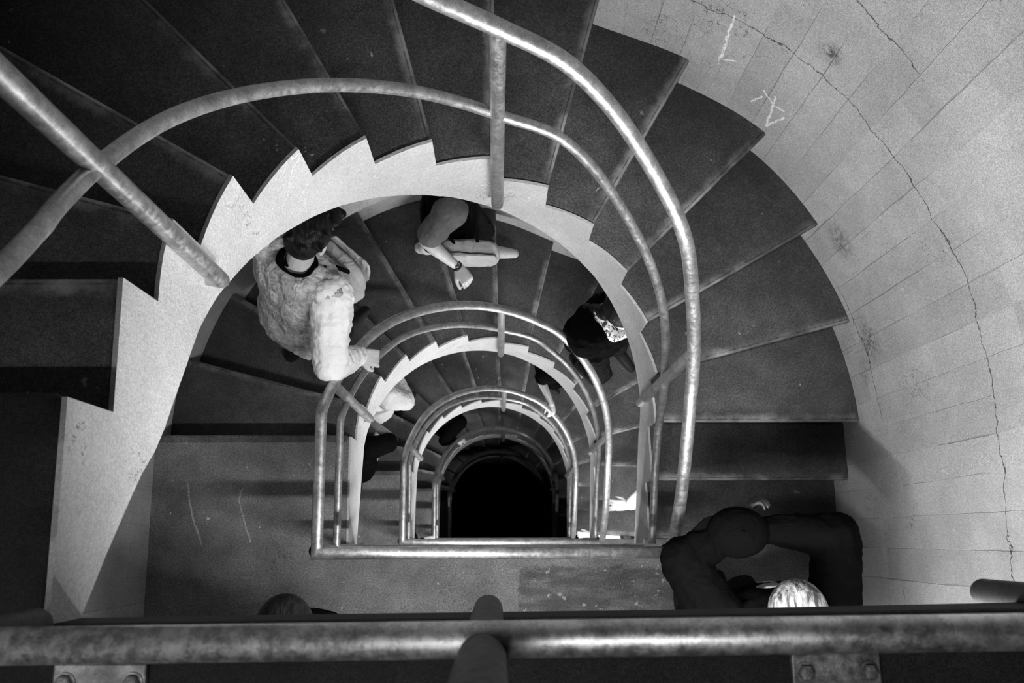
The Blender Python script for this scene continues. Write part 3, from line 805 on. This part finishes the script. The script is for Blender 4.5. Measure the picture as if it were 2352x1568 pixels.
    for nm, sh, e, w in (('sleeve', shL, eL, wL), ('sleeve', shR, eR, wR)):
        bm = bmesh.new()
        if sleeve == 'long': limb(bm, [(sh, .070 * k + g), (sh.lerp(e, .5), .056 * k + g), (e, .047 * k + g), (e.lerp(w, .5), .043 * k + g * .8), (e.lerp(w, .93), .034 * k + g * .5)], wrinkle, .035)
        else: limb(bm, [(sh, .076 * k + g), (sh.lerp(e, .4), .060 * k + g), (sh.lerp(e, .78), .062 * k + g * .8)], wrinkle, .05)
        o = obj(nm, bm, sleevemat or top, E); fuse(o, cvox * .8, 3); crumple(o, crum * .7, .05)
    # ---- trousers or shorts
    bm = bmesh.new()
    loft(bm, [(T(.78), s, f, .155 * k, .11 * k), (T(.88), s, f, .178 * k, .128 * k), (T(1.0), st, ft, .158 * k, .116 * k)])
    for h, kn, a in ((hipL, kL, aL), (hipR, kR, aR)):
        if legtype == 'long': limb(bm, [(h, .098 * k), (h.lerp(kn, .4), .090 * k), (kn, .070 * k), (kn.lerp(a, .5), .064 * k), (kn.lerp(a, .93), .056 * k)])
        else: limb(bm, [(h, .098 * k), (h.lerp(kn, .5), .092 * k), (h.lerp(kn, .86), .088 * k)])
    o = obj('trousers' if legtype == 'long' else 'shorts', bm, legs, E); fuse(o, cvox, 4); crumple(o, crum)
    # ---- shoes
    for a in (aL, aR):
        bm = bmesh.new()
        limb(bm, [(a + f * -.045 * k - U * .047 * k, .038 * k), (a + f * .07 * k - U * .046 * k, .042 * k), (a + f * .165 * k - U * .058 * k, .030 * k)])
        limb(bm, [(a - f * .01 - U * .01, .046 * k), (a - U * .05 * k, .044 * k)])
        o = obj('shoe', bm, shoes, E); fuse(o, .009, 3)
    # ---- hair
    bm = bmesh.new()
    ball(bm, Hd(0, -.024, .034), k * (1.12 if hairtype == 'crown' else 1), (.088, .102, .098), (hs, hf, hu), 28)
    if hairtype == 'crown': ball(bm, Hd(0, -.062, -.030), k, (.090, .070, .095), (hs, hf, hu), 20)
    if hairtype in ('short', 'tousled'):
        ball(bm, Hd(0, -.052, -.010), k, (.078, .066, .072), (hs, hf, hu), 20)
        limb(bm, [(Hd(-.045, .070, .088), .022 * k), (Hd(.045, .074, .088), .022 * k)])
    if hairtype == 'tousled':
        rnd = random.Random(3)
        for q in range(46):
            th = rnd.uniform(0, 2 * PI); ph = rnd.uniform(.1, 1.5); d = Vector((math.sin(ph) * math.cos(th), math.sin(ph) * math.sin(th) * 1.1 - .1, math.cos(ph)))
            a = Hd(d.x * .080, d.y * .092 - .024, d.z * .09 + .034); b = Hd(d.x * .098 + rnd.uniform(-.02, .02), d.y * .112 - .014, d.z * .106 + .030)
            limb(bm, [(a, .020 * k), (b, .010 * k)], seg=8)
        limb(bm, [(Hd(-.02, .085, .085), .03 * k), (Hd(.03, .125, .075), .022 * k)])
    if hairtype == 'long':
        ball(bm, Hd(0, -.055, -.03), k, (.092, .062, .10), (hs, hf, hu), 20)
        limb(bm, [(Hd(-.05, -.06, -.06), .045 * k), (T(1.30, -.13, -.06), .035 * k)]); limb(bm, [(Hd(.05, -.06, -.06), .045 * k), (T(1.30, -.13, .06), .035 * k)])
    o = obj('hair', bm, hair, E); fuse(o, .0075, 2)
    return dict(E=E, T=T, wL=wL, wR=wR, eL=eL, eR=eR, shL=shL, shR=shR, Hd=Hd, f=f, s=s, ft=ft, st=st, up=upt, k=k, aL=aL, aR=aR, kL=kL, kR=kR)
def band(E, name, c, d, r, w, t, mat):
    """ring round a wrist"""
    bm = bmesh.new(); x, y, z = frame(Vector(d)); seg = 24
    prof = [(r, -w / 2), (r + t, -w / 2), (r + t, w / 2), (r, w / 2)]
    V = [[bm.verts.new(Vector(c) + x * (p * math.cos(2 * PI * i / seg)) + y * (p * math.sin(2 * PI * i / seg)) + z * q) for p, q in prof] for i in range(seg)]
    for i in range(seg):
        A, B = V[i], V[(i + 1) % seg]
        for j in range(4): bm.faces.new((A[j], A[(j + 1) % 4], B[(j + 1) % 4], B[j]))
    return obj(name, bm, mat, E, True)

# --- the large figure on the second flight, hand on the rail
P = person('person in a pale marbled shirt seen from behind, right hand on the rail', (-.93, 1.03, -3.81), (.66, .75), H=1.76,
           lfoot=(-1.10, 1.02, -3.71), rfoot=(-.86, 1.16, -3.92), lean=.26, headtilt=.34,
           rh=(-.625, .815, -2.725), re=(-.3, -1.0, .4), rdir=(.62, -.05, -.35), rnorm=(-.2, .1, -1), rcurl=.95,
           lh=(-.92, 1.36, -2.85), le=(-.9, .3, -.6), top=M_PRINT, topfit=1.7, sleeve='long', sleevemat=M_WHITE, legs=M_TROU, hairtype='tousled', shoes=M_SHOE,
           vox=.0048, cvox=.009, crum=.03, wrinkle=.035)
f, s, T = P['f'], P['s'], P['T']
band(P['E'], 'bracelet', P['wR'], P['wR'] - P['eR'], .030, .020, .005, M_SHOE)
band(P['E'], 'bracelet', P['wR'] + (P['wR'] - P['eR']).normalized() * .02, P['wR'] - P['eR'], .031, .006, .004, M_METAL)
bm = bmesh.new()   # dark collar folded round the neck
for q in range(14):
    a = 2 * PI * q / 14; b = 2 * PI * (q + 1) / 14
    if q in (3,): continue
    p = lambda t: T(1.470 - .016 * math.sin(t), .070 * math.sin(t) - .006, .074 * math.cos(t))
    w_ = lambda t: .0135 + .006 * math.sin(t * 2 + .6) + .003 * math.sin(t * 5)
    limb(bm, [(p(a), w_(a)), (p(b), w_(b))], seg=8)
o = obj('collar', bm, M_DARK, P['E']); fuse(o, .007, 3)
def bag(label, c, f, s, u, sz, mat, strap=None, name='shoulder_bag'):
    E = empty(name, Vector(c) - Vector((0, 0, sz[2])), label, 'bag')
    bm = bmesh.new(); F, S, Uv = Vector(f).normalized(), Vector(s).normalized(), Vector(u).normalized()
    secs = [(Vector(c) + Uv * (sz[2] * t), F, S, sz[0] * q, sz[1] * w) for t, q, w in ((-1, .80, .55), (-.85, .97, .9), (-.3, 1.03, 1.1), (.4, 1.0, .95), (.85, .93, .6), (1.0, .85, .35))]
    loft(bm, secs, p=3.2); o = obj('pouch', bm, mat, E); fuse(o, .008, 3); crumple(o, .02, .06)
    bm = bmesh.new(); secs = [(Vector(c) + S * (sz[1] * 1.02) + Uv * (sz[2] * t), F, S, sz[0] * q, .008) for t, q in ((.95, .88), (.5, .98), (.0, .97), (-.25, .9))]
    loft(bm, secs, p=4); o = obj('flap', bm, mat, E); fuse(o, .006, 2); crumple(o, .012, .05)
    if strap:
        bm = bmesh.new()
        for a, b in zip(strap, strap[1:]): limb(bm, [(Vector(a), .011), (Vector(b), .011)], seg=8)
        o = obj('strap', bm, M_DARK, E); fuse(o, .006, 1)
    return E
bag('pale canvas bag slung at the front of the person in the marbled shirt', T(1.10, .22, .02), s, f, P['up'], (.15, .055, .15), M_PALEG,
    [T(1.22, .20, -.08), T(1.38, .12, -.10), T(1.46, .05, -.09), T(1.475, -.05, -.02), T(1.46, .05, .09), T(1.38, .12, .10), T(1.22, .20, .10)])

# --- figure in mid stride at the head of the second flight
P = person('person in a black top striding down the second flight with a wristwatch', (-.29, 1.83, -4.56), (1, -.05), H=1.72,
           lfoot=(-.44, 1.78, -4.33), rfoot=(.00, 1.84, -4.74), lean=.12, rh=(-.215, 1.455, -3.56), re=(-.8, .0, -.3), rdir=(.25, -.35, -.05), rnorm=(0, 0, -1), rcurl=.95,
           lh=(-.12, 2.0, -3.75), top=M_DARK, sleeve='short', sleevemat=M_GREYC, legs=M_TROU, shoes=M_SHOEW, vox=.0055, crum=.02)
d = (P['wR'] - P['eR']).normalized()
band(P['E'], 'watch_strap', P['wR'] - d * .01, d, .0255, .020, .004, M_SHOE)
bm = bmesh.new(); x, y, z = frame(Vector((.0, 0, 1))); add_lathe(bm, [(0, 0), (.017, 0), (.018, .005), (.012, .009), (0, .009)], P['wR'] - d * .01 + Vector((0, 0, .024)), 20)
obj('watch_face', bm, M_METAL, P['E'])
bag('pale grey satchel at the hip of the striding person with a wristwatch', P['T'](.86, .15, .235), P['f'], P['s'], (0, 0, 1), (.165, .055, .15), M_PALEG,
    [P['T'](1.0, .18, .22), P['T'](1.30, .12, .06), P['T'](1.43, .03, -.12), P['T'](1.36, -.12, -.08), P['T'](1.16, -.13, .12), P['T'](1.0, .05, .23)])

# --- figure in black with a patterned scarf
P = person('person in a black jacket with a black and white scarf on the second flight', (.62, 1.26, -5.2), (.62, -.78), H=1.76,
           lfoot=(.86, 1.30, -5.36), rfoot=(.56, 1.20, -5.15), lean=.10, rh=(.590, 1.200, -4.36), re=(-.8, -.2, -.2), rdir=(.45, -.55, -.30), rcurl=.55, rnorm=(.3, 0, -1),
           lh=(.95, 1.30, -4.45), top=M_DARK, topfit=2.8, legs=M_TROU, hairtype='long', vox=.0055, crum=.035)
T = P['T']; bm = bmesh.new()
for a, b in (((1.50, -.06, -.07), (1.50, -.07, .07)), ((1.50, -.07, .07), (1.46, .08, .08)), ((1.46, .08, .08), (1.43, .11, 0)), ((1.43, .11, 0), (1.46, .08, -.08)), ((1.46, .08, -.08), (1.50, -.06, -.07))):
    limb(bm, [(T(*a), .034), (T(*b), .034)])
o = obj('scarf', bm, M_SCARF, P['E']); fuse(o, .009, 3); crumple(o, .02, .05)

# --- dark figure with pale hair on the landing at the right, arms raised in front
P = person('pale-haired person in a black jacket with elbows wide, on the landing at the right', (1.0, -.355, -3.3), (-.12, 1), H=1.72, lean=.11, headtilt=.20,
           lh=(.885, .04, -1.97), rh=(.965, .03, -1.95), le=(-.9, -.1, .05), re=(.9, -.05, .1), ldir=(.3, .8, .1), rdir=(-.55, .7, .1), lcurl=.6, rcurl=.6,
           top=M_DARK, topfit=2.2, legs=M_TROU, hair=M_BLOND, hairtype='crown', skin=M_SKIN_D, vox=.0055, crum=.03)
bm = bmesh.new(); T = P['T']
loft(bm, [(T(1.05, .145), P['st'], P['ft'], .05, .012), (T(1.25, .15), P['st'], P['ft'], .055, .012), (T(1.40, .125), P['st'], P['ft'], .05, .012)])
o = obj('shirt_front', bm, M_PALEG, P['E']); fuse(o, .008, 2)
# the dark cap held in the hands
E = empty('cap', (.86, .02, -1.92), 'black cap held out in the hands of the pale-haired person', 'cap')
bm = bmesh.new(); vs = bmesh.ops.create_uvsphere(bm, u_segments=28, v_segments=16, radius=1)['verts']
bmesh.ops.transform(bm, matrix=Matrix.Diagonal((.112, .092, .085, 1)), verts=vs)
bmesh.ops.delete(bm, geom=[v for v in bm.verts if v.co.z < -.012], context='VERTS')
o = obj('crown', bm, M_DARK, None, True); o.parent = E; q = o.modifiers.new('solid', 'SOLIDIFY'); q.thickness = .006
bm = bmesh.new(); loft(bm, [(Vector((-.06, -.01, -.006)), Vector((0, 1, 0)), Vector((0, 0, 1)), .082, .005), (Vector((-.12, -.02, -.004)), Vector((0, 1, 0)), Vector((0, 0, 1)), .072, .005), (Vector((-.165, -.03, -.014)), Vector((0, 1, 0)), Vector((0, 0, 1)), .04, .004)])
o = obj('visor', bm, M_DARK); o.parent = E; fuse(o, .004, 1)
bm = bmesh.new(); ball(bm, Vector((0, 0, .086)), .008); o = obj('button', bm, M_DARK); o.parent = E

# --- figure half hidden under the edge of the top landing, left
person('dark-haired person on the landing at the left, only the head showing past the edge', (-.71, -.47, -3.3), (.05, 1), H=1.70, lfoot=(-.82, -.66, -3.3), rfoot=(-.62, -.68, -3.3), top=M_DARK, topfit=2.2, legs=M_TROU, hairtype='crown', lean=.20, headtilt=.25, vox=.008, lh=(-.80, -.62, -2.4), rh=(-.50, -.62, -2.4))

# --- two figures at the start of the third flight
P = person('person in a white shirt just behind the second stringer on the third flight', (-1.00, 1.08, -7.03), (.62, .78), H=1.7, lfoot=(-1.05, 1.20, -7.01), rfoot=(-.84, 1.12, -7.01), lean=.16,
       rh=(-.80, 1.25, -6.02), re=(.6, -.8, -.2), rcurl=.5, rdir=(.5, .3, .1), top=M_WHITE, topfit=1.6, legs=M_TROU, crum=.03)
band(P['E'], 'bracelet', P['wR'], P['wR'] - P['eR'], .028, .010, .005, M_METAL)
P = person('dark-haired person in a black top and white shorts entering the third flight', (-1.07, .55, -6.50), (.15, 1), H=1.66, lfoot=(-1.22, .40, -6.39), rfoot=(-1.02, .70, -6.60), lean=.18, headtilt=.1,
       rh=(-.92, .84, -5.45), re=(.8, -.3, -.3), top=M_DARK, sleeve='short', legs=M_WHITE, legtype='short', shoes=M_SHOEW, skin=M_SKIN, crum=.015)
bm = bmesh.new(); T = P['T']
E = empty('backpack', T(1.1, -.24, 0), 'black backpack on the person in white shorts', 'bag')
loft(bm, [(T(1.0, -.20, .0), P['st'], P['ft'], .12, .07), (T(1.06, -.215, .0), P['st'], P['ft'], .14, .09), (T(1.25, -.215, .0), P['st'], P['ft'], .135, .08), (T(1.38, -.19, .0), P['st'], P['ft'], .10, .05)])
o = obj('pouch', bm, M_DARK, E); fuse(o, .009, 3); crumple(o, .015)
for q in (-1, 1):
    bm = bmesh.new(); limb(bm, [(T(1.37, -.16, .08 * q), .014), (T(1.46, -.03, .10 * q), .014), (T(1.36, .12, .11 * q), .014), (T(1.2, .13, .13 * q), .013)])
    o = obj('strap', bm, M_DARK, E); fuse(o, .007, 1)

# --- arms that reach the rails further down
def u_deg(dg): return PI - math.radians(dg)
person('person whose pale bare forearm reaches down to the third railing, right of centre', (.50, 1.58, -8.04), (.86, -.5), H=1.68, lean=.15,
       rh=(.475, 1.165, -7.00), re=(-.4, .5, -.3), rdir=(.05, -.9, -.35), rnorm=(-.3, 0, -1), rcurl=.55, top=M_DARK, sleeve='short', legs=M_DARK, crum=.012)
P = person('person whose bright open hand reaches for the second railing from the right', (1.24, .22, -6.19), (0, -1), H=1.74, lean=.05,
       rh=(.905, .222, -5.22), re=(.3, .8, -.6), rdir=(-1, .02, -.25), rnorm=(0, .1, -1), rcurl=.10, top=M_WHITE, topfit=1.2, legs=M_TROU, skin=M_SKIN, vox=.0055)
band(P['E'], 'watch_strap', P['wR'] + Vector((.01, 0, 0)), P['wR'] - P['eR'], .026, .018, .004, M_SHOE)
person('person low on the right whose pale hand nears the third railing at its corner', (1.24, .06, -9.48), (0, -1), H=1.7, rh=(.93, .03, -8.42), re=(.3, .8, -.6), rdir=(-1, 0, -.2), rnorm=(0, .1, -1), top=M_WHITE, legs=M_TROU, crum=.012)
person('person whose hand grips the fourth railing at its lower left corner', (-1.03, -.02, -9.48), (0, 1), H=1.66, rh=(-.745, -.01, -8.47), re=(-.3, -.8, -.5), rdir=(1, .1, .05), rnorm=(0, 0, -1), rcurl=.7, top=M_DARK, legs=M_TROU, crum=.012)
person('person in black with a small pale hand on the fourth railing, in near darkness', (-.62, 1.28, -10.27), (.75, .66), H=1.68, lean=.25, rh=(-.46, 1.06, -9.27), re=(-.5, -.5, -.3), rdir=(.6, .1, -.2), rnorm=(0, 0, -1), rcurl=.6, top=M_DARK, legs=M_TROU, crum=.012)
